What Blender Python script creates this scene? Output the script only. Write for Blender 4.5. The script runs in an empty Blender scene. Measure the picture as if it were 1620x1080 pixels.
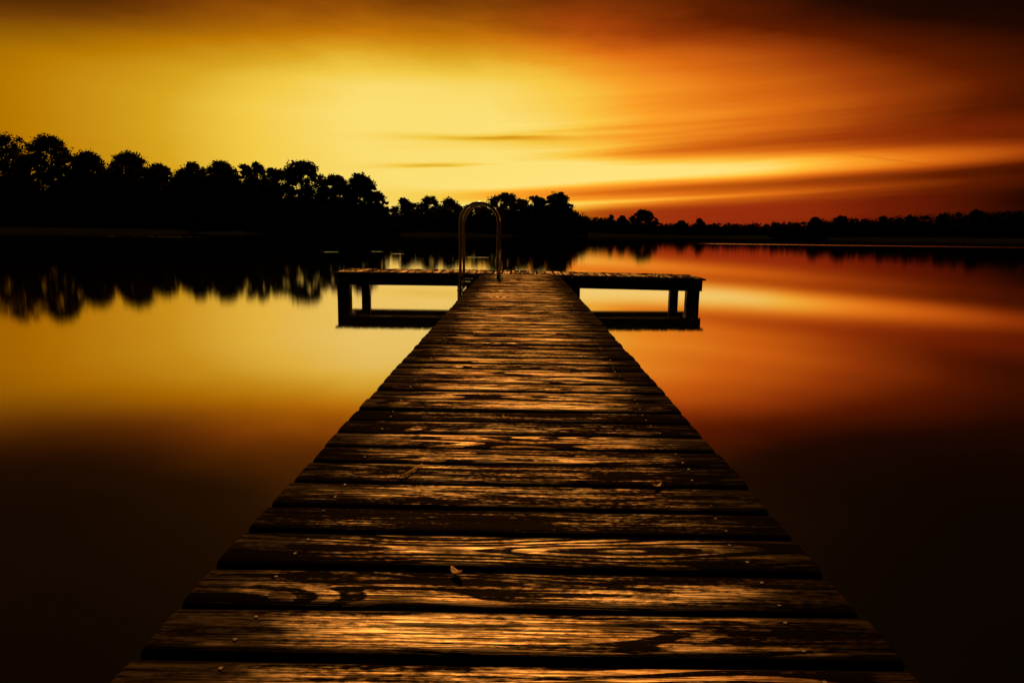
import bpy, bmesh, math, random
import numpy as np
from mathutils import Vector, Matrix

R = math.radians
scene = bpy.context.scene
col = scene.collection

# ------------------------------------------------------------------ camera
DECK = 0.44            # deck top above the water
CAM_H = DECK + 0.65    # eye height above the water
cam_d = bpy.data.cameras.new('camera')
cam_d.sensor_width = 36.0
cam_d.lens = 24.0
cam_d.clip_start = 0.05
cam_d.clip_end = 6000
cam = bpy.data.objects.new('camera', cam_d)
col.objects.link(cam)
PITCH, YAW, ROLL = R(-9.163), R(-0.58), R(0.70)
fw = Vector((math.sin(YAW)*math.cos(PITCH), math.cos(YAW)*math.cos(PITCH), math.sin(PITCH)))
rt = Vector((math.cos(YAW), -math.sin(YAW), 0.0))
up = rt.cross(fw)
rt2 = rt*math.cos(ROLL) + up*math.sin(ROLL)
up2 = -rt*math.sin(ROLL) + up*math.cos(ROLL)
m = Matrix((rt2, up2, -fw)).transposed().to_4x4()
m.translation = Vector((0, 0, CAM_H))
cam.matrix_world = m
scene.camera = cam

# ------------------------------------------------------------------ lamp direction and view
LAMP_AZ, LAMP_EL = R(-4.0), R(43.0)
scene.view_settings.view_transform = 'Standard'
scene.view_settings.look = 'None'
scene.view_settings.exposure = 0.0
scene.view_settings.gamma = 1.0
scene.view_settings.use_curve_mapping = False
scene.cycles.use_denoising = True
scene.cycles.use_adaptive_sampling = True
scene.cycles.adaptive_threshold = 0.015
scene.cycles.max_bounces = 4
scene.cycles.diffuse_bounces = 2
scene.cycles.glossy_bounces = 3
scene.cycles.sample_clamp_indirect = 4.0
scene.cycles.caustics_reflective = False


# ------------------------------------------------------------------ little node-expression builder
class X:
    """a float socket with arithmetic"""
    nt = None
    def __init__(s, v): s.v = v
    @staticmethod
    def op(o, *a, clamp=False):
        n = X.nt.nodes.new('ShaderNodeMath'); n.operation = o; n.use_clamp = clamp
        for i, q in enumerate(a):
            if isinstance(q, X): q = q.v
            if isinstance(q, (int, float)): n.inputs[i].default_value = q
            else: X.nt.links.new(q, n.inputs[i])
        return X(n.outputs[0])
    def __add__(s, o): return X.op('ADD', s, o)
    __radd__ = __add__
    def __sub__(s, o): return X.op('SUBTRACT', s, o)
    def __rsub__(s, o): return X.op('SUBTRACT', o, s)
    def __mul__(s, o): return X.op('MULTIPLY', s, o)
    __rmul__ = __mul__
    def __truediv__(s, o): return X.op('DIVIDE', s, o)
    def clamp(s): return X.op('ADD', s, 0.0, clamp=True)

def xexp(a): return X.op('EXPONENT', a)
def gauss(x, c, w):
    u = (x - c) / w
    return xexp(u*u*-1.0)
def sstep(x, a, b):
    n = X.nt.nodes.new('ShaderNodeMapRange'); n.interpolation_type = 'SMOOTHSTEP'
    X.nt.links.new(x.v, n.inputs[0])
    n.inputs[1].default_value = a; n.inputs[2].default_value = b
    return X(n.outputs[0])
def xyz(x, y, z=0.0):
    n = X.nt.nodes.new('ShaderNodeCombineXYZ')
    for i, q in enumerate((x, y, z)):
        if isinstance(q, X): X.nt.links.new(q.v, n.inputs[i])
        else: n.inputs[i].default_value = q
    return n.outputs[0]
def noise(vec, scale=1.0, detail=3.0, rough=0.5, dist=0.0):
    n = X.nt.nodes.new('ShaderNodeTexNoise')
    X.nt.links.new(vec, n.inputs['Vector'])
    n.inputs['Scale'].default_value = scale; n.inputs['Detail'].default_value = detail
    n.inputs['Roughness'].default_value = rough; n.inputs['Distortion'].default_value = dist
    return X(n.outputs['Fac'])
def srgb(c):
    return tuple(((v/255)/12.92 if v <= 10 else (((v/255)+.055)/1.055)**2.4) for v in c) + (1.0,)
def ramp(x, stops, mode='LINEAR', scalar=False):
    n = X.nt.nodes.new('ShaderNodeValToRGB'); r = n.color_ramp; r.interpolation = mode
    while len(r.elements) < len(stops): r.elements.new(0.5)
    for e, (p, c) in zip(r.elements, stops):
        e.position = p
    for e, (p, c) in zip(r.elements, stops):
        e.color = (c, c, c, 1.0) if scalar else c
    X.nt.links.new(x.v, n.inputs[0])
    return X(n.outputs[0]) if scalar else n.outputs[0]
def mixc(f, a, b, mode='MIX'):
    n = X.nt.nodes.new('ShaderNodeMix'); n.data_type = 'RGBA'; n.blend_type = mode
    for i, q in ((0, f), (6, a), (7, b)):
        if isinstance(q, X): q = q.v
        if isinstance(q, (int, float, tuple)): n.inputs[i].default_value = q
        else: X.nt.links.new(q, n.inputs[i])
    return n.outputs[2]

# ------------------------------------------------------------------ sky
world = bpy.data.worlds.new('World')
scene.world = world
world.use_nodes = True
nt = world.node_tree
nt.nodes.clear()
X.nt = nt
tc = nt.nodes.new('ShaderNodeTexCoord')
sep = nt.nodes.new('ShaderNodeSeparateXYZ')
nt.links.new(tc.outputs['Generated'], sep.inputs[0])
dx, dy, dz = (X(sep.outputs[i]) for i in range(3))
DEG = 180/math.pi
az = X.op('ARCTAN2', dx, dy) * DEG                    # degrees, right of the pier axis positive
el = X.op('ARCSINE', dz) * DEG
el = X.op('ABSOLUTE', el)
# broad glow: vertical and horizontal falloff
pe = lambda d: d/90.0
gE = ramp(el/90.0, [(0, .90), (pe(4), .97), (pe(9), 1.0), (pe(11.0), .95), (pe(13.2), .73), (pe(15.0), .47), (pe(17.0), .30), (pe(19.3), .20),
                    (pe(23), .145), (pe(27), .075), (pe(32), .028), (pe(50), .02), (1, .02)], 'LINEAR', True)
ga = lambda d: (d+180)/360.0
gA = ramp((az+180.0)/360.0, [(0, .05), (ga(-120), .08), (ga(-75), .2), (ga(-50), .32), (ga(-37), .48), (ga(-30), .63), (ga(-22), .84), (ga(-13), 1.0), (ga(-3), 1.0),
                    (ga(4), .88), (ga(12), .67), (ga(20), .51), (ga(28), .31), (ga(36), .15), (ga(50), .10), (ga(90), .07), (1, .05)], 'LINEAR', True)
w1 = noise(xyz(az*0.030, el*0.10), 1.0, 2.0, 0.5) - 0.5
e2 = el + w1*0.9 - az*0.03
e3 = el + w1*0.5 - az*0.045*sstep(az, -40.0, 20.0)
streak = noise(xyz(az*0.016+3.1, e2*0.36), 1.0, 5.0, 0.55) - 0.5
wisp = noise(xyz(az*0.05+el*0.09, e2*0.16-az*0.012, 4.0), 1.0, 5.0, 0.55) - 0.5
rightness = sstep(az, -8.0, 16.0)
t = gE * gA * (1.0 - (sstep(az, 9.0, 34.0)*0.70 + sstep(az, -14.0, -37.0)*0.5)*sstep(el, 9.0, 19.0))
t = t * (1.0 + streak*(rightness*0.36 + 0.10) + wisp*(sstep(el, 10.0, 17.0)*0.95 + 0.10))
fine = noise(xyz(az*0.045+7.0, e2*1.5-az*0.03), 1.0, 4.0, 0.6) - 0.5
low = sstep(az, -13.0, -2.0)
t = t * (1.0 + fine*sstep(el, 11.0, 7.0)*sstep(az, -16.0, 6.0)*0.45)
t = t + gauss(e2, 4.5, 1.0)*low*ramp((az+180.0)/360.0, [(ga(-10), .20), (ga(5), .34), (ga(19), .44), (ga(27), .36), (ga(38), .17), (ga(50), 0)], 'LINEAR', True)
t = t * (1.0 - gauss(e2, 6.1, 0.75)*sstep(az, -2.0, 14.0)*0.16)
t = t * (1.0 - gauss(e2 + wisp*1.6, 7.4, 0.32)*gauss(az, -2.0, 7.0)*(fine*1.0 + 0.26))
t = t * (1.0 - gauss(e2 + wisp*1.2, 5.35, 0.2)*gauss(az, -6.0, 4.5)*(fine*1.0 + 0.26))
t = t * (1.0 - gauss(e3, 2.95, 0.52)*sstep(az, -16.0, 8.0)*0.34)
t = t + gauss(e3, 2.15, 0.17)*sstep(az, 30.0, 8.0)*low*0.14
t = t * (1.0 - sstep(e3, 2.1, 1.2)*sstep(az, -3.0, 8.0)*0.35)
# aircraft trail, low right
t = t - gauss(el + az*0.17, 10.05, 0.09)*gauss(az, 27.0, 2.6)*0.05
t = t.clamp()
red = ((sstep(az, -7.0, 13.0) + sstep(el, 11.5, 16.5)*0.42 + gauss(e3, 3.0, 0.8)*sstep(az, -14.0, 2.0)).clamp() * (1.0 - sstep(el, 15.0, 22.0)*0.7))
gold = ramp(t, [(0, (0, 0, 0, 1)), (.12, srgb((36, 19, 1))), (.28, srgb((108, 62, 4))), (.50, srgb((186, 122, 0))), (.70, srgb((216, 164, 30))),
                (.85, srgb((243, 202, 70))), (1, srgb((252, 223, 116)))])
rust = ramp(t, [(0, (0, 0, 0, 1)), (.10, srgb((30, 5, 0))), (.22, srgb((92, 26, 0))), (.36, srgb((160, 62, 8))), (.54, srgb((222, 108, 18))),
                (.72, srgb((253, 156, 38))), (.86, srgb((255, 198, 66))), (1, srgb((255, 226, 124)))])
skyc = mixc(red, gold, rust)
# thin red layers: one hugging the right horizon, one above the bright band
skyc = mixc(sstep(e3, 2.2, 1.1)*sstep(az, -1.0, 9.0)*sstep(az, 38.0, 14.0)*0.65, skyc, srgb((150, 32, 14)))
skyc = mixc(gauss(e2, 6.3, 0.8)*sstep(az, 6.0, 20.0)*sstep(az, 60.0, 30.0)*0.35, skyc, srgb((158, 48, 8)))
# clear-air light behind the cloud, seen through the smoke-brown haze
nish = nt.nodes.new('ShaderNodeTexSky')
nish.sky_type = 'NISHITA'; nish.sun_disc = False
nish.sun_elevation = LAMP_EL; nish.sun_rotation = LAMP_AZ
nish.dust_density = 4.0
clear = mixc(1.0, nish.outputs[0], (1.0, 0.5, 0.12, 1), 'MULTIPLY')
bgA = nt.nodes.new('ShaderNodeBackground'); bgA.inputs[1].default_value = 1.0
bgB = nt.nodes.new('ShaderNodeBackground'); bgB.inputs[1].default_value = 0.0003
nt.links.new(skyc, bgA.inputs[0]); nt.links.new(clear, bgB.inputs[0])
addn = nt.nodes.new('ShaderNodeAddShader')
nt.links.new(bgA.outputs[0], addn.inputs[0]); nt.links.new(bgB.outputs[0], addn.inputs[1])
wo = nt.nodes.new('ShaderNodeOutputWorld')
nt.links.new(addn.outputs[0], wo.inputs[0])

# ------------------------------------------------------------------ warm lamp added high ahead to light the deck, well above the sunset
sl = bpy.data.lights.new('deck_lamp', 'SUN')
sl.energy = 4.0
sl.angle = R(3.0)
sl.color = (1.0, 0.50, 0.125)
deck_lamp = bpy.data.objects.new('deck_lamp', sl)
col.objects.link(deck_lamp)
sd = Vector((math.sin(LAMP_AZ)*math.cos(LAMP_EL), math.cos(LAMP_AZ)*math.cos(LAMP_EL), math.sin(LAMP_EL)))
deck_lamp.rotation_euler = sd.to_track_quat('Z', 'Y').to_euler()
deck_lamp.location = (0, -4, 12)


# ------------------------------------------------------------------ materials
def mat(name):
    mt = bpy.data.materials.new(name); mt.use_nodes = True
    mt.node_tree.nodes.clear(); X.nt = mt.node_tree
    out = mt.node_tree.nodes.new('ShaderNodeOutputMaterial')
    return mt, mt.node_tree, out
def principled(nt, out, **kw):
    p = nt.nodes.new('ShaderNodeBsdfPrincipled')
    for k, v in kw.items():
        k = k.replace('_', ' ')
        if isinstance(v, X): v = v.v
        if isinstance(v, (int, float, tuple)): p.inputs[k].default_value = v
        else: nt.links.new(v, p.inputs[k])
    nt.links.new(p.outputs[0], out.inputs[0])
    return p
def bump(nt, h, strength, distance):
    b = nt.nodes.new('ShaderNodeBump')
    b.inputs['Strength'].default_value = strength; b.inputs['Distance'].default_value = distance
    nt.links.new(h.v, b.inputs['Height'])
    return b.outputs[0]
def objcoord(nt, which='Object'):
    t_ = nt.nodes.new('ShaderNodeTexCoord'); s_ = nt.nodes.new('ShaderNodeSeparateXYZ')
    nt.links.new(t_.outputs[which], s_.inputs[0])
    return (X(s_.outputs[i]) for i in range(3))

def make_plank_material():
    mt, nt, out = mat('weathered_wet_plank')
    x, y, z = objcoord(nt)
    oi = nt.nodes.new('ShaderNodeObjectInfo')
    r = X(oi.outputs['Random'])
    u = x + r*53.0
    v = y + r*17.0
    # cathedral grain: contour lines of a long stretched noise
    n1 = noise(xyz(u*0.75, v*7.0, r*9.0), 1.0, 1.5, 0.45, 0.25)
    knotn = nt.nodes.new('ShaderNodeTexVoronoi'); knotn.voronoi_dimensions = '2D'
    nt.links.new(xyz(u*1.5, v*4.5), knotn.inputs['Vector']); knotn.inputs['Scale'].default_value = 1.0
    kd = X(knotn.outputs['Distance'])
    knot = sstep(kd, 0.13, 0.02)
    swirl = sstep(kd, 0.42, 0.0)
    ph = n1*115.0 + swirl*7.0
    g = X.op('SINE', ph)*0.5 + 0.5
    fib = noise(xyz(u*7.0, v*190.0, r*3.0), 1.0, 3.0, 0.65)
    fib2 = noise(xyz(u*1.6, v*48.0, r*5.0), 1.0, 4.0, 0.6)
    patch = noise(xyz(u*2.2, v*9.0, r*7.0), 1.0, 5.0, 0.65)
    speck = noise(xyz(u*55.0, v*120.0, r*7.0), 1.0, 2.0, 0.6)
    crk = X.op('ABSOLUTE', noise(xyz(u*0.8, v*34.0, r*13.0), 1.0, 2.0, 0.5) - 0.5)
    crack = sstep(crk, 0.022, 0.004)
    lines = sstep(g, 0.30, 0.62)                      # dark late-wood lines
    clear_ = sstep(noise(xyz(u*0.7, v*1.5, 5.0), 1.0, 1.0), 0.42, 0.58)   # where the figure shows
    tone = fib*0.9 + fib2*1.35 + (patch-0.5)*2.3 + speck*0.95 + (lines-0.6)*(clear_*0.55+0.12) - 1.70 + (r-0.5)*0.42
    tone = sstep(tone + 0.22, -0.07, 0.60) * (1.0 - knot*0.8) * (1.0 - crack*0.9) * (sstep(fib, 0.36, 0.56)*0.72 + 0.28)
    # light falling off outside the nail line, painted into the board ends
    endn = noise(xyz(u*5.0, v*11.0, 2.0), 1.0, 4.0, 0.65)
    end_shade = sstep(X.op('ABSOLUTE', x) + (endn-0.5)*0.60, 0.27, 0.50)
    joint_shade = sstep(X.op('ABSOLUTE', y) + (patch-0.5)*0.05, 0.046, 0.064)   # shade along the plank edges, painted dark into the tone
    tone = tone * (1.0 - end_shade*0.92) * (1.0 - joint_shade*0.9)
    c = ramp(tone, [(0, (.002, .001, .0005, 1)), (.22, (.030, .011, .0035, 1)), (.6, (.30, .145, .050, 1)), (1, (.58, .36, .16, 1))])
    c2 = mixc(sstep(noise(xyz(u*0.9, v*2.0, 8.0), 1.0, 2.0), .36, .62)*0.8, c, mixc(1.0, c, (1.0, .55, .32, 1), 'MULTIPLY'))
    df = nt.nodes.new('ShaderNodeBsdfDiffuse'); nt.links.new(mixc(1.0, c2, ramp(fib2, [(.3, (.25, .25, .25, 1)), (.62, (1, 1, 1, 1))]), 'MULTIPLY'), df.inputs[0]); df.inputs[1].default_value = 0.4
    gl = nt.nodes.new('ShaderNodeBsdfGlossy'); gl.distribution = 'GGX'
    nt.links.new(mixc(sstep(patch, .35, .65), (.85, .50, .24, 1), (1.0, .72, .42, 1)), gl.inputs['Color'])
    nt.links.new((0.66 - tone*0.10).v, gl.inputs['Roughness'])
    mx = nt.nodes.new('ShaderNodeMixShader')
    nt.links.new((tone*0.5 + 0.004).v, mx.inputs[0])
    nt.links.new(df.outputs[0], mx.inputs[1]); nt.links.new(gl.outputs[0], mx.inputs[2])
    nt.links.new(mx.outputs[0], out.inputs[0])
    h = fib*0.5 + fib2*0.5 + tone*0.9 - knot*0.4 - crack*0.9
    nb_ = bump(nt, h, 0.9, 0.0022)
    nt.links.new(nb_, gl.inputs['Normal']); nt.links.new(nb_, df.inputs['Normal'])
    return mt

def make_beam_material():
    mt, nt, out = mat('dark_soaked_timber')
    x, y, z = objcoord(nt)
    n = noise(xyz(x*6.0, y*6.0, z*1.5), 1.0, 4.0, 0.6)
    c = ramp(n, [(.3, (.012, .008, .005, 1)), (.7, (.055, .034, .02, 1))])
    p = principled(nt, out, Base_Color=c, Roughness=0.75)
    nt.links.new(bump(nt, n, 0.6, 0.004), p.inputs['Normal'])
    return mt

def make_steel(name, c, rough):
    mt, nt, out = mat(name)
    x, y, z = objcoord(nt)
    n = noise(xyz(x*30.0, y*30.0, z*12.0), 1.0, 4.0, 0.6)
    principled(nt, out, Base_Color=mixc(n, c, tuple(q*0.55 for q in c[:3])+(1,)), Metallic=1.0, Roughness=n*0.2+rough)
    return mt

def make_water():
    mt, nt, out = mat('still_lake_water')
    x, y, z = objcoord(nt)
    # wind-ruffled lanes lying on the still water: (cx, cy, half length, half depth, strength)
    lanes = [(-58, 77, 30, 2.0, .55), (50, 76, 32, 2.6, .9), (78, 75, 22, 2.2, .7), (-8, 128, 12, 3.0, .35), (5, 132, 7, 3.0, .15),
             (-9.1, 33, .42, .28, .6), (-7.2, 34.5, .32, .3, .5), (-5.6, 31.5, .30, .25, .4), (-1.75, 28.5, .55, .4, .2)]
    wob = noise(xyz(x*0.08, y*0.35), 1.0, 2.0, 0.5) - 0.5
    mk = None
    for (cx, cy, a, b, s) in lanes:
        q = (x - cx)/a
        w = (y + wob*b*0.9 - cy)/b
        e_ = sstep(q*q*q*q + w*w, 1.0, 0.35)*s
        mk = e_ if mk is None else mk + e_
    mk = mk.clamp()
    swell = noise(xyz(x*0.22, y*0.75), 1.0, 2.0, 0.5)
    gl = nt.nodes.new('ShaderNodeBsdfGlossy'); gl.distribution = 'BECKMANN'
    gl.inputs['Color'].default_value = (1.0, .865, .88, 1)
    nt.links.new((mk*0.30 + 0.06).v, gl.inputs['Roughness'])
    nrm = bump(nt, swell, 0.05, 0.006)
    nt.links.new(nrm, gl.inputs['Normal'])
    df = nt.nodes.new('ShaderNodeBsdfDiffuse'); df.inputs['Color'].default_value = (.008, .006, .002, 1)
    fr = nt.nodes.new('ShaderNodeFresnel'); fr.inputs['IOR'].default_value = 1.33
    fac = X(fr.outputs[0])*0.28 + 0.72
    mx = nt.nodes.new('ShaderNodeMixShader')
    nt.links.new(fac.v, mx.inputs[0]); nt.links.new(df.outputs[0], mx.inputs[1]); nt.links.new(gl.outputs[0], mx.inputs[2])
    nt.links.new(mx.outputs[0], out.inputs[0])
    return mt

def make_leaf(name, c1, c2, trans, tint=(1.0, .55, .30, 1)):
    mt, nt, out = mat(name)
    g = nt.nodes.new('ShaderNodeNewGeometry')
    r = X(g.outputs['Random Per Island'])
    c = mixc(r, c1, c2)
    d = nt.nodes.new('ShaderNodeBsdfDiffuse'); tr = nt.nodes.new('ShaderNodeBsdfTranslucent')
    nt.links.new(c, d.inputs[0])
    nt.links.new(mixc(1.0, c, tint, 'MULTIPLY'), tr.inputs[0])
    mx = nt.nodes.new('ShaderNodeMixShader'); mx.inputs[0].default_value = trans
    nt.links.new(d.outputs[0], mx.inputs[1]); nt.links.new(tr.outputs[0], mx.inputs[2])
    nt.links.new(mx.outputs[0], out.inputs[0])
    return mt

def make_simple(name, c1, c2, scale, rough=0.9, spec=0.2):
    mt, nt, out = mat(name)
    x, y, z = objcoord(nt)
    n = noise(xyz(x, y, z), scale, 5.0, 0.6)
    p = principled(nt, out, Base_Color=mixc(n, c1, c2), Roughness=rough, Specular_IOR_Level=spec)
    nt.links.new(bump(nt, n, 0.5, 0.02), p.inputs['Normal'])
    return mt

M = dict(
    plank=make_plank_material(), beam=make_beam_material(),
    steel=make_steel('stainless_tube', (.82, .90, .96, 1), 0.06), nail=make_steel('galvanised_nail', (.10, .075, .055, 1), 0.55),
    water=make_water(),
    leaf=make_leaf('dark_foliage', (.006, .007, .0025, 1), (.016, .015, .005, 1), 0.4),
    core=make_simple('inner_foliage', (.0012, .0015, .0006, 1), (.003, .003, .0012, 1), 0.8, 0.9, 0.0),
    bark=make_simple('bark', (.012, .009, .006, 1), (.03, .022, .015, 1), 3.0, 0.9, 0.05),
    ground=make_simple('grassy_bank', (.003, .0032, .0016, 1), (.007, .0065, .003, 1), 0.35, 0.9, 0.0),
    dryleaf=make_leaf('dry_leaf', (.66, .44, .20, 1), (.78, .55, .26, 1), 0.6, (1, .95, .85, 1)),
)

# ------------------------------------------------------------------ object helpers
def link(name, me, material, parent=None):
    o = bpy.data.objects.new(name, me)
    if material and not me.materials: me.materials.append(material)
    col.objects.link(o)
    if parent: o.parent = parent
    return o
def empty(name, loc=(0, 0, 0)):
    o = bpy.data.objects.new(name, None); col.objects.link(o); o.location = loc; o.empty_display_size = .2
    return o
def tag(o, label=None, cat=None, group=None, kind=None):
    for k, v in (('label', label), ('category', cat), ('group', group), ('kind', kind)):
        if v: o[k] = v
    return o
def bm_mesh(name, bm, smooth=False):
    me = bpy.data.meshes.new(name); bm.normal_update(); bm.to_mesh(me); bm.free()
    if smooth: me.polygons.foreach_set('use_smooth', [True]*len(me.polygons))
    return me
def box_bm(sx, sy, sz, bev=0.0, seg=1):
    bm = bmesh.new(); bmesh.ops.create_cube(bm, size=1.0)
    bmesh.ops.scale(bm, vec=(sx, sy, sz), verts=bm.verts)
    if bev: bmesh.ops.bevel(bm, geom=list(bm.edges), offset=bev, segments=seg, affect='EDGES')
    return bm
def tube_mesh(name, pts, rad, n=12, caps=True):
    bm = bmesh.new(); rings = []
    pts = [Vector(p) for p in pts]
    rads = rad if isinstance(rad, (list, tuple)) else [rad]*len(pts)
    prev = None
    for i, p in enumerate(pts):
        d = (pts[min(i+1, len(pts)-1)] - pts[max(i-1, 0)]).normalized()
        a = prev if prev is not None else (Vector((1, 0, 0)) if abs(d.x) < .8 else Vector((0, 1, 0)))
        s_ = (a - d*a.dot(d)).normalized(); prev = s_
        t_ = d.cross(s_)
        rings.append([bm.verts.new(p + (s_*math.cos(k*2*math.pi/n) + t_*math.sin(k*2*math.pi/n))*rads[i]) for k in range(n)])
    for a, b in zip(rings, rings[1:]):
        for k in range(n): bm.faces.new((a[k], a[(k+1) % n], b[(k+1) % n], b[k]))
    if caps:
        bm.faces.new(rings[0][::-1]); bm.faces.new(rings[-1])
    return bm_mesh(name, bm, True)

# pixel column of the photograph -> point on the ground at depth Y (used to lay out the far shore)
def at(px, py, Y):
    v = fw + rt2*((px-810)/1080.0) - up2*((py-540)/1080.0)
    k = Y/v.y
    return Vector((v.x*k, Y, CAM_H + v.z*k))

# ------------------------------------------------------------------ setting: lake and land
rng = random.Random(7)
shore = {-180: 2.6, -165: 3.0, -150: 4.5, -130: 9, -110: 24, -90: 55, -70: 95, -50: 128, -37: 138, -20: 141, -8: 143, 0: 150, 5: 165, 12: 205,
         22: 205, 37: 180, 55: 150, 75: 100, 95: 50, 115: 20, 135: 8, 155: 4, 180: 2.6}
ks = sorted(shore)
def shore_r(a):
    for p, q in zip(ks, ks[1:]):
        if p <= a <= q:
            f_ = (a-p)/(q-p); return shore[p]*(1-f_) + shore[q]*f_
bm = bmesh.new(); rows = []
NA = 180
for i in range(NA):
    a = -180 + i*360/NA; r0 = shore_r(a)*(1 + 0.012*math.sin(a*0.9) + 0.008*math.sin(a*2.3))
    row = []
    for (dr, z) in ((-0.06*r0, -.6), (0, -.02), (0.015*r0+.3, .28), (0.05*r0+1, .6), (0.3*r0+10, 1.1), (600, 2.0), (3000, 3.0)):
        rr = r0 + dr; zz = z + (rng.uniform(-.06, .06) if 0 < dr < 500 else 0)
        row.append(bm.verts.new((math.sin(R(a))*rr, math.cos(R(a))*rr, zz)))
    rows.append(row)
for i in range(NA):
    a, b = rows[i], rows[(i+1) % NA]
    for k in range(len(a)-1): bm.faces.new((a[k], a[k+1], b[k+1], b[k]))
bmesh.ops.recalc_face_normals(bm, faces=bm.faces)
me = bm_mesh('ground', bm, True)
if me.polygons[0].normal.z < 0: me.flip_normals()
tag(link('ground', me, M['ground']), 'dark grassy shore around the lake', 'ground', kind='structure')
bm = bmesh.new(); bmesh.ops.create_grid(bm, x_segments=8, y_segments=8, size=400)
tag(link('lake_water', bm_mesh('lake_water', bm), M['water']), 'still lake water mirroring the sunset sky', 'water', kind='structure')

# ------------------------------------------------------------------ jetty
jetty = empty('jetty', (0, 0, 0))
tag(jetty, 'weathered wooden plank jetty running out to a crosswise end platform', 'jetty')
PW = 1.196            # pier width
PX = 0.008            # pier centre line
GAP = 0.013
def plank_mesh(name, L, W, T, rd, rr, cup=0.0, wob=0.002):
    """board along x with rounded upper arrises; 4 sections"""
    prof = [(-.5*W, -T), (-.5*W, -rd), (-.475*W, -rd*.45), (-.42*W, -rd*.14), (-.2*W, -cup*.2), (.2*W, -cup*.2), (.42*W, -rd*.14), (.475*W, -rd*.45), (.5*W, -rd), (.5*W, -T)]
    bm = bmesh.new(); rings = []
    xs = [-.5*L, -.5*L+.006, -L/6, L/6, .5*L-.006, .5*L]
    for i, xx in enumerate(xs):
        s_ = 0.004 if i in (0, 5) else 0.0
        dy = [rr.uniform(-wob, wob) for _ in range(2)]
        ring = []
        for j, (yy, zz) in enumerate(prof):
            o_ = dy[0] if yy < 0 else dy[1]
            ring.append(bm.verts.new((xx, yy + (o_ if 0 < i < 5 else o_*.5) - math.copysign(s_, yy)*(yy != 0), zz - (s_ if zz > -T*.9 else -s_))))
        rings.append(ring)
    n = len(prof)
    for a, b in zip(rings, rings[1:]):
        for k in range(n): bm.faces.new((a[k], b[k], b[(k+1) % n], a[(k+1) % n]))
    bm.faces.new(rings[0][::-1]); bm.faces.new(rings[-1])
    bmesh.ops.recalc_face_normals(bm, faces=bm.faces)
    me = bm_mesh(name, bm, True)
    for e_ in me.edges:
        a_, b_ = (me.vertices[q].co for q in e_.vertices)
        if a_.z < -T*.8 or b_.z < -T*.8 or (abs(a_.x) > L*.499 and abs(b_.x) > L*.499): e_.use_edge_sharp = True
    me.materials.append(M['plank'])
    return me
pr = random.Random(11)
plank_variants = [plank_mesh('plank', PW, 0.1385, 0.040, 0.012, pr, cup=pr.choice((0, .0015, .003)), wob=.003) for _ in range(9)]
# nail head
bm = bmesh.new()
bmesh.ops.create_cone(bm, cap_ends=True, segments=10, radius1=.0042, radius2=.0034, depth=.0012)
nail_me = bm_mesh('nail', bm); nail_me.materials.append(M['nail'])
edges = [.964, 1.103, 1.247, 1.404, 1.546, 1.701, 1.859, 1.998, 2.147, 2.295, 2.442, 2.598, 2.748, 2.890, 3.047, 3.200, 3.338, 3.494, 3.637]
y = edges[0]
back = []
while y > -2.2:
    y -= .149 + pr.uniform(-.006, .006); back.append(y)
edges = back[::-1] + edges
PIER_END = 10.52
while edges[-1] < PIER_END - .2:
    edges.append(edges[-1] + .1492 + pr.uniform(-.007, .007))
edges.append(PIER_END)
n_nails = 0
for i, (a, b) in enumerate(zip(edges, edges[1:])):
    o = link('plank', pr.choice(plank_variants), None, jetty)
    gap = GAP + pr.uniform(-.003, .004)
    o.location = (PX + pr.uniform(-.004, .004), (a+b)/2, DECK + pr.uniform(-.003, .0025))
    o.rotation_euler = (R(pr.uniform(-.9, .9)), R(pr.uniform(-.12, .12)), R(pr.uniform(-.16, .16)) + (math.pi if pr.random() < .5 else 0))
    o.scale = (1, (b-a-gap)/.1385, 1)
    if b > .7 and n_nails < 290:
        for sx in (-1, 1):
            for sy in (-1, 1):
                nl = link('nail', nail_me, None, o)
                nl.location = (sx*(.455 + pr.uniform(-.012, .012)) , sy*(.038 + pr.uniform(-.010, .010)), .0006)
                nl.rotation_euler = (R(pr.uniform(-8, 8)), R(pr.uniform(-8, 8)), 0)
                n_nails += 1
# bearers under the walkway
for sx in (-1, 1):
    o = link('stringer', bm_mesh('stringer', box_bm(.07, PIER_END+2.0, .15, .006)), M['beam'], jetty)
    o.location = (PX + sx*.455, (PIER_END-2.0)/2, DECK-.036-.075)
for yy in (-1.0, 1.6, 4.2, 6.8, 9.2):
    o = link('cross_beam', bm_mesh('cross_beam', box_bm(1.06, .09, .10, .006)), M['beam'], jetty)
    o.location = (PX, yy, DECK-.036-.15-.052)
    for sx in (-1, 1):
        o = link('post', tube_mesh('post', [(0, 0, -.9), (0, 0, 0), (0, 0, DECK-.30)], .07, 12), M['beam'], jetty)
        o.location = (PX + sx*.40, yy + .12, 0)

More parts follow.
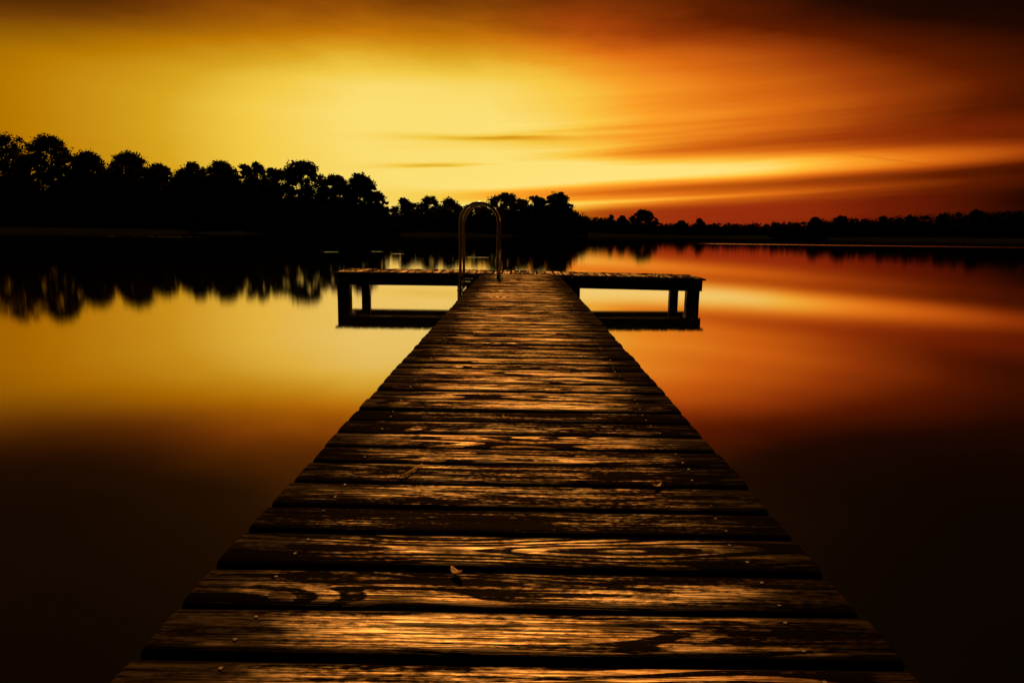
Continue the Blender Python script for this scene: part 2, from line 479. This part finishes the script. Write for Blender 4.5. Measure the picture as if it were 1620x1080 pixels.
# end platform: boards run away from the camera, the right side has sunk a little
FY, BY = 10.53, 11.60
XL, XR = -2.88, 2.87
def sag(xx): return DECK - (0.034*max(0.0, xx)/2.87)
pl_var = [plank_mesh('deck_board', BY-FY, .128, .030, .008, pr, cup=pr.choice((0, .002)), wob=.003) for _ in range(6)]
nb = int(round((XR-XL)/.137)); pw = (XR-XL)/nb
for i in range(nb):
    xx = XL + (i+.5)*pw
    o = link('deck_board', pr.choice(pl_var), None, jetty)
    o.location = (xx, (FY+BY)/2 + pr.uniform(-.012, .012), sag(xx) + pr.uniform(-.003, .003))
    o.rotation_euler = (0, R(pr.uniform(-.2, .2)), R(90) + R(pr.uniform(-.25, .25)))
    o.scale = (1, (pw-.010)/.128, 1)
tilt = math.atan(0.034/2.87)
def beam(name, sx, sy, sz, loc, roty=0.0):
    o = link(name, bm_mesh(name, box_bm(sx, sy, sz, .006)), M['beam'], jetty)
    o.location = loc; o.rotation_euler = (0, roty, 0)
for yy in (FY+.07, BY-.09):
    beam('fascia_beam', -.06 - XL - .05, .06, .165, ((XL+.05-.06)/2, yy, DECK-.034-.0825))
    beam('fascia_beam', XR-.05+.06, .06, .165, ((XR-.05-.06)/2 + .001, yy, sag((XR-.05)/2)-.034-.0825), tilt)
for xx in (XL+.10, XR-.10):
    beam('end_beam', .06, BY-FY-.24, .14, (xx, (FY+BY)/2, sag(xx)-.034-.072))
for (xx, yy, w) in ((-2.75, FY+.18, .19), (-2.57, BY-.18, .135), (-.90, FY+.18, .14), (.88, FY+.18, .14), (2.70, FY+.18, .19), (2.57, BY-.18, .14),
                    (-.90, BY-.20, .14), (.88, BY-.20, .14)):
    bmx = box_bm(w, w, 1.4, .012)
    o = link('post', bm_mesh('post', bmx), M['beam'], jetty)
    o.location = (xx, yy, sag(xx)-.034-.70-.004)
    o.rotation_euler = (R(pr.uniform(-.6, .6)), R(pr.uniform(-.8, .8)), R(pr.uniform(-3, 3)))

# ------------------------------------------------------------------ bathing ladder
lad = empty('bathing_ladder', (-.56, 9.86, 0))
tag(lad, 'steel bathing ladder with two arched handrails beside the jetty end', 'ladder')
LXL, LXR, LTOP, RAD = -.27, .255, DECK+1.03, .0205
hw = (LXR-LXL)/2; cx = (LXL+LXR)/2
def rail_pts():
    p = [(LXL-.012, 0, -.75), (LXL-.006, 0, -.2), (LXL, 0, DECK+.05), (LXL, 0, DECK+.4), (LXL, 0, LTOP-hw*1.02)]
    for k in range(1, 20):
        a = math.pi - k*math.pi/20
        p.append((cx + hw*math.cos(a), 0, LTOP-hw*1.02 + hw*1.02*math.sin(a)))
    p += [(LXR, 0, LTOP-hw*1.02), (LXR, 0, DECK+.4), (LXR, 0, DECK+.004)]
    return p
rail_me = tube_mesh('handrail', rail_pts(), RAD, 14)
rail_me.materials.append(M['steel'])
bmf = bmesh.new(); bmesh.ops.create_cone(bmf, cap_ends=True, segments=20, radius1=.046, radius2=.042, depth=.010)
foot_me = bm_mesh('foot_plate', bmf); foot_me.materials.append(M['steel'])
for yy in (-.30, .30):
    o = link('handrail', rail_me, None, lad); o.location = (0, yy, 0)
    o = link('foot_plate', foot_me, None, lad); o.location = (LXR, yy, DECK+.006)
    o = link('bracket', bm_mesh('bracket', box_bm(.13, .035, .008, .002)), M['steel'], lad); o.location = (LXL+.075, yy, DECK-.055)
for zz in (.26, .02, -.24):
    o = link('step', bm_mesh('step', box_bm(.085, .58, .028, .006, 2)), M['steel'], lad); o.location = (LXL-.006, 0, zz)

# ------------------------------------------------------------------ fallen leaves and a twig on the planks
def leaf_mesh(name, L, W, curl, rr):
    bm = bmesh.new(); n = 8; rows_ = []
    for i in range(n+1):
        s_ = i/n; w = W*math.sin(math.pi*min(1, s_*.96+.02))**.8*(1-.25*s_)
        x_ = (s_-.5)*L; zc = curl*((s_-.5)*2)**2
        rows_.append([bm.verts.new((x_, j*w*.5, zc + abs(j)*W*.05*(.4+.6*s_) + .001)) for j in (-1, -.5, 0, .5, 1)])
    for a, b in zip(rows_, rows_[1:]):
        for k in range(4): bm.faces.new((a[k], b[k], b[k+1], a[k+1]))
    g = bmesh.ops.extrude_face_region(bm, geom=list(bm.faces))
    bmesh.ops.translate(bm, vec=(0, 0, -.0012), verts=[v for v in g['geom'] if isinstance(v, bmesh.types.BMVert)])
    bmesh.ops.recalc_face_normals(bm, faces=bm.faces)
    return bm_mesh(name, bm, True)
def on_deck(px, py):
    v = fw + rt2*((px-810)/1080.0) - up2*((py-540)/1080.0)
    k = (DECK-CAM_H)/v.z
    return Vector((v.x*k, v.y*k, DECK+.004))
lr = random.Random(5)
for (px, py, L, W, curl, rz, lab) in (
        (722, 911, .034, .020, .008, -50, 'largest curled dry leaf, nearest the camera at mid walkway'),
        (921, 760, .036, .015, .006, -30, 'curled dry leaf just right of the walkway centre, left of another leaf'),
        (1040, 773, .030, .016, .007, 40, 'small dry leaf nearest the right edge of the walkway'),
        (757, 597, .040, .020, .008, 10, 'pale dry leaf farthest up the walkway'),
        (800, 664, .045, .016, .007, -60, 'thin dry leaf halfway along the walkway centre')):
    o = link('fallen_leaf', leaf_mesh('fallen_leaf', L, W, curl, lr), M['dryleaf'])
    o.location = on_deck(px, py) + Vector((0, 0, .003)); o.rotation_euler = (Matrix.Rotation(R(-12), 3, 'X') @ Matrix.Rotation(R(rz), 3, 'Z')).to_euler()
    tag(o, lab, 'leaf', 'dry leaves fallen on the walkway')
p0, p1 = on_deck(632, 757), on_deck(668, 738)
tw = link('twig', tube_mesh('twig', [(0, 0, .003), ((p1-p0).x*.4, (p1-p0).y*.25, .004), ((p1-p0).x*.75, (p1-p0).y*.6, .005), ((p1-p0).x, (p1-p0).y, .004)],
                            [.0012, .003, .0032, .0014], 7), M['dryleaf'])
tw.location = p0
tag(tw, 'short curved twig lying on the left half of the walkway', 'twig')

# ------------------------------------------------------------------ vegetation
nr = np.random.default_rng(3)
def leaves_mesh(name, centres, size, flat=0.6):
    """one small folded quad per centre"""
    n = len(centres)
    d = nr.normal(size=(n, 3)); d /= np.linalg.norm(d, axis=1)[:, None]
    q = nr.normal(size=(n, 3)); q[:, 2] *= flat
    q -= d*(q*d).sum(1)[:, None]; q /= np.linalg.norm(q, axis=1)[:, None]
    s = size*nr.uniform(.55, 1.3, n)[:, None]
    a = d*s*.5; b = q*s*.36
    v = np.stack([centres-a, centres+b, centres+a, centres-b], 1).reshape(-1, 3)
    f = np.arange(n*4).reshape(n, 4)
    me = bpy.data.meshes.new(name)
    me.vertices.add(n*4); me.vertices.foreach_set('co', v.ravel())
    me.loops.add(n*4); me.loops.foreach_set('vertex_index', f.ravel().astype(np.int32))
    me.polygons.add(n); me.polygons.foreach_set('loop_start', np.arange(0, n*4, 4, dtype=np.int32))
    me.update(calc_edges=True); me.validate()
    return me
def crown_points(w, h, z0, n, clumps, lean=0.0, shape=1.0):
    """clumped points in an uneven crown, w wide, from z0 to z0+h"""
    pts = []
    cl = []
    k = 0
    while len(cl) < clumps:
        sv = nr.uniform(0.0, 1.0)
        prof = math.sqrt(max(0.02, 1-max(0.0, (sv-.34)/.68)**2)) * (.78+.22*min(1, sv/.3)) if shape >= 1 else (1-sv)**.7*.88+.14
        rc = nr.uniform(.06, .165)*min(w, h*.8)*max(.9, math.sqrt(70/clumps))
        th = nr.uniform(0, 2*math.pi); rr = math.sqrt(nr.uniform(.02, 1))*max(.05, prof*w*.5-rc*.75)
        cl.append((rr*math.cos(th)+lean*sv*w, rr*math.sin(th), z0+rc*.4+sv*(h-rc*1.1), rc))
    cl = np.array(cl)
    idx = nr.integers(0, clumps, n)
    u = nr.normal(size=(n, 3)); u /= np.linalg.norm(u, axis=1)[:, None]
    rad = np.clip(np.abs(nr.normal(0, .60, n))+.08, 0, 1.35)
    return cl[idx, :3] + u*(rad*cl[idx, 3])[:, None]*np.array([1.1, 1.1, .8])
def trunk_mesh(name, h, w, r0, rr):
    bm = bmesh.new()
    me_all = []
    tops = [(0, 0)]
    def tube(pts, rads, n=7):
        rings = []
        for p, q in zip(pts, rads):
            rings.append([bm.verts.new((p[0]+q*math.cos(k*2*math.pi/n), p[1]+q*math.sin(k*2*math.pi/n), p[2])) for k in range(n)])
        for a, b in zip(rings, rings[1:]):
            for k in range(n): bm.faces.new((a[k], a[(k+1) % n], b[(k+1) % n], b[k]))
    bx, by = rr.uniform(-.05, .05)*w, rr.uniform(-.05, .05)*w
    tube([(0, 0, -.5), (bx*.3, by*.3, h*.3), (bx, by, h*.6), (bx*1.4, by*1.2, h*.93)], [r0*1.25, r0*.85, r0*.55, r0*.12])
    for k in range(7):
        z0 = h*rr.uniform(.25, .7); a = rr.uniform(0, 2*math.pi); l = w*rr.uniform(.22, .42)
        tube([(bx*.5, by*.5, z0), (bx*.5+math.cos(a)*l*.5, by*.5+math.sin(a)*l*.5, z0+h*.1), (bx*.5+math.cos(a)*l, by*.5+math.sin(a)*l, z0+h*.22)],
             [r0*.4, r0*.26, r0*.07], 5)
    return bm_mesh(name, bm, True)
tr_r = random.Random(21)
def tree(name, px, top, wpx, D, base_py, label, n=4200, clumps=46, group=None, leaf=.42, shape=1.0, low=.28, cat='tree', wf=1.5):
    """px: column, top: treetop row, wpx: crown width in photo pixels, at depth D"""
    p = at(px, top, D)
    w = wpx/1080.0*D; gz = .75; h = p.z - gz
    t_ = empty(name, (p.x, D, gz)); tag(t_, label, cat, group)
    link('trunk', trunk_mesh('trunk', h, w, .022*h+.05, tr_r), M['bark'], t_)
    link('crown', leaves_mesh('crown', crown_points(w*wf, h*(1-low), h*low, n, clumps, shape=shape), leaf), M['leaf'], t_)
    return t_

G = 'trees of the left shore grove'
left = [
    (-70, 222, 74, 'tall broad tree'), (8, 213, 80, 'tall tree cut by the left picture edge, tallest of the grove'), (76, 214, 74, 'tall round-crowned tree second from the left picture edge'),
    (139, 238, 56, 'bushy tree just right of the two tallest trees'), (203, 240, 56, 'tree with a knobbly top left of the flat low crowns'),
    (250, 259, 44, 'low flat-topped tree left of the first sky notch'), (303, 258, 52, 'broad flat tree just right of the first sky notch'),
    (350, 254, 46, 'round tree in the middle of the grove'), (387, 258, 24, 'narrow pointed tree left of its taller twin'), (406, 255, 28, 'narrow pointed tree right of its lower twin'),
    (430, 264, 28, 'short tree tucked against the large airy tree'), (474, 252, 66, 'large airy tree with sky showing through its crown'),
    (530, 276, 50, 'leafy tree right of the large airy tree'), (568, 275, 44, 'upright tree near the right end of the left grove'), (597, 303, 28, 'small sloping tree closing the right end of the left grove')]
for (px, top, w, lab) in left:
    D = 150 + tr_r.uniform(-4, 5)
    if px < -20: lab = 'broad tree beyond the left picture edge'
    narrow = w < 36
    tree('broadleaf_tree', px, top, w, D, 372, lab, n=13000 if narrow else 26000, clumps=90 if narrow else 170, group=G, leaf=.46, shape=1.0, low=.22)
G2 = 'trees of the middle shore'
for (px, top, w, lab, n, cl) in (
        (640, 313, 42, 'small round tree first right of the grove gap', 2600, 30), (678, 308, 36, 'small pointed tree left of the ladder', 2600, 30),
        (711, 313, 40, 'low round tree just left of the ladder', 2600, 30), (752, 320, 50, 'low tree behind the ladder arch', 2600, 34),
        (800, 305, 62, 'dense dark tree just right of the ladder', 5200, 60), (846, 310, 56, 'dense tree between two taller crowns right of the ladder', 5200, 56),
        (882, 303, 42, 'dense tree ending the clump right of the ladder', 4600, 50)):
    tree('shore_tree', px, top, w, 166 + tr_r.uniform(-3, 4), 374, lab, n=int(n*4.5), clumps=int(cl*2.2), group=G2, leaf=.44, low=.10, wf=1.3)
G3 = 'trees on the far right shore'
for (px, top, w, D, lab) in (
        (1018, 332, 46, 212, 'round tree standing above the far low wood'), (1078, 349, 20, 214, 'tiny far tree left of the square-topped one'), (1107, 345, 16, 214, 'tiny square-topped far tree on the low wood'),
        (967, 340, 14, 206, 'small spiky tree on the slope of the far wood'), (985, 341, 20, 206, 'low far tree left of the round one'),
        (1331, 341, 30, 192, 'broad crown bulging from the right shore wood'), (1290, 343, 18, 192, 'small crown at the start of the right shore wood'),
        (1545, 330, 24, 190, 'highest crown of the right shore wood'), (1440, 340, 22, 190, 'rounded crown midway along the right shore wood'),
        (1397, 342, 20, 190, 'rounded crown left of the midway one on the right shore wood'), (1490, 338, 22, 190, 'crown left of the highest one on the right shore wood')):
    tree('far_tree', px, top, w, D, 377, lab, n=16000 if w > 30 else 7000, clumps=190 if w > 30 else 90, group=G3, leaf=.5, low=.1, wf=1.1)

def mass(name, prof, D, thick, label, leaf=.5, per=24.0, lump=(9, 16), jag=3.0):
    """continuous wood or undergrowth: lumpy opaque heart plus leaf clumps over it. prof: (column, top row)"""
    def top_at(px):
        for (a, ya), (b, yb) in zip(prof, prof[1:]):
            if a <= px <= b: return ya + (yb-ya)*(px-a)/(b-a)
        return prof[-1][1]
    pts = []; heart = bmesh.new(); cols_ = []
    px = prof[0][0]
    while px < prof[-1][0]:
        wpx = nr.uniform(*lump); tp = top_at(px) + nr.uniform(-jag*.4, jag)
        yD = D + nr.uniform(-.4, .4)*thick
        p = at(px, tp, yD); w = wpx/1080*D*1.25; h = max(.8, p.z-.6)
        n = int(per*w*h*1.6) + 40
        c = crown_points(w, h, 0, n, max(10, int(w*h*.35)), shape=1.0)
        c += np.array([p.x, yD, .6]); pts.append(c)
        px += wpx*.46
    px = prof[0][0]
    while px <= prof[-1][0]:
        tp = top_at(px); p = at(px, tp, D)
        hh = max(.4, (p.z-.3)*nr.uniform(.70, .80))
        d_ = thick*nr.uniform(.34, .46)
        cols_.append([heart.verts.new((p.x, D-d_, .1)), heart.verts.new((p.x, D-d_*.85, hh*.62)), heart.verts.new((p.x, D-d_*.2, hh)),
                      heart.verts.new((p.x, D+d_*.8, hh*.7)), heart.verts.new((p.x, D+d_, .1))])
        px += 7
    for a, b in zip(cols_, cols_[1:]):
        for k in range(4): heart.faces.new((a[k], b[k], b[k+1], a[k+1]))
    lm = leaves_mesh(name, np.concatenate(pts), leaf)
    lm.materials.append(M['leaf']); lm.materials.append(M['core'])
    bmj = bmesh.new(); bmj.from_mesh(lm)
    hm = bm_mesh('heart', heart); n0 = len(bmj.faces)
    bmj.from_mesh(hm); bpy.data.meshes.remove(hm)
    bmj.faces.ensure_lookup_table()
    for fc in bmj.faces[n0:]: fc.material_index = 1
    bmj.to_mesh(lm); bmj.free()
    o = link(name, lm, None); tag(o, label, 'undergrowth' if 'under' in name else 'wood', kind='stuff')
    return o
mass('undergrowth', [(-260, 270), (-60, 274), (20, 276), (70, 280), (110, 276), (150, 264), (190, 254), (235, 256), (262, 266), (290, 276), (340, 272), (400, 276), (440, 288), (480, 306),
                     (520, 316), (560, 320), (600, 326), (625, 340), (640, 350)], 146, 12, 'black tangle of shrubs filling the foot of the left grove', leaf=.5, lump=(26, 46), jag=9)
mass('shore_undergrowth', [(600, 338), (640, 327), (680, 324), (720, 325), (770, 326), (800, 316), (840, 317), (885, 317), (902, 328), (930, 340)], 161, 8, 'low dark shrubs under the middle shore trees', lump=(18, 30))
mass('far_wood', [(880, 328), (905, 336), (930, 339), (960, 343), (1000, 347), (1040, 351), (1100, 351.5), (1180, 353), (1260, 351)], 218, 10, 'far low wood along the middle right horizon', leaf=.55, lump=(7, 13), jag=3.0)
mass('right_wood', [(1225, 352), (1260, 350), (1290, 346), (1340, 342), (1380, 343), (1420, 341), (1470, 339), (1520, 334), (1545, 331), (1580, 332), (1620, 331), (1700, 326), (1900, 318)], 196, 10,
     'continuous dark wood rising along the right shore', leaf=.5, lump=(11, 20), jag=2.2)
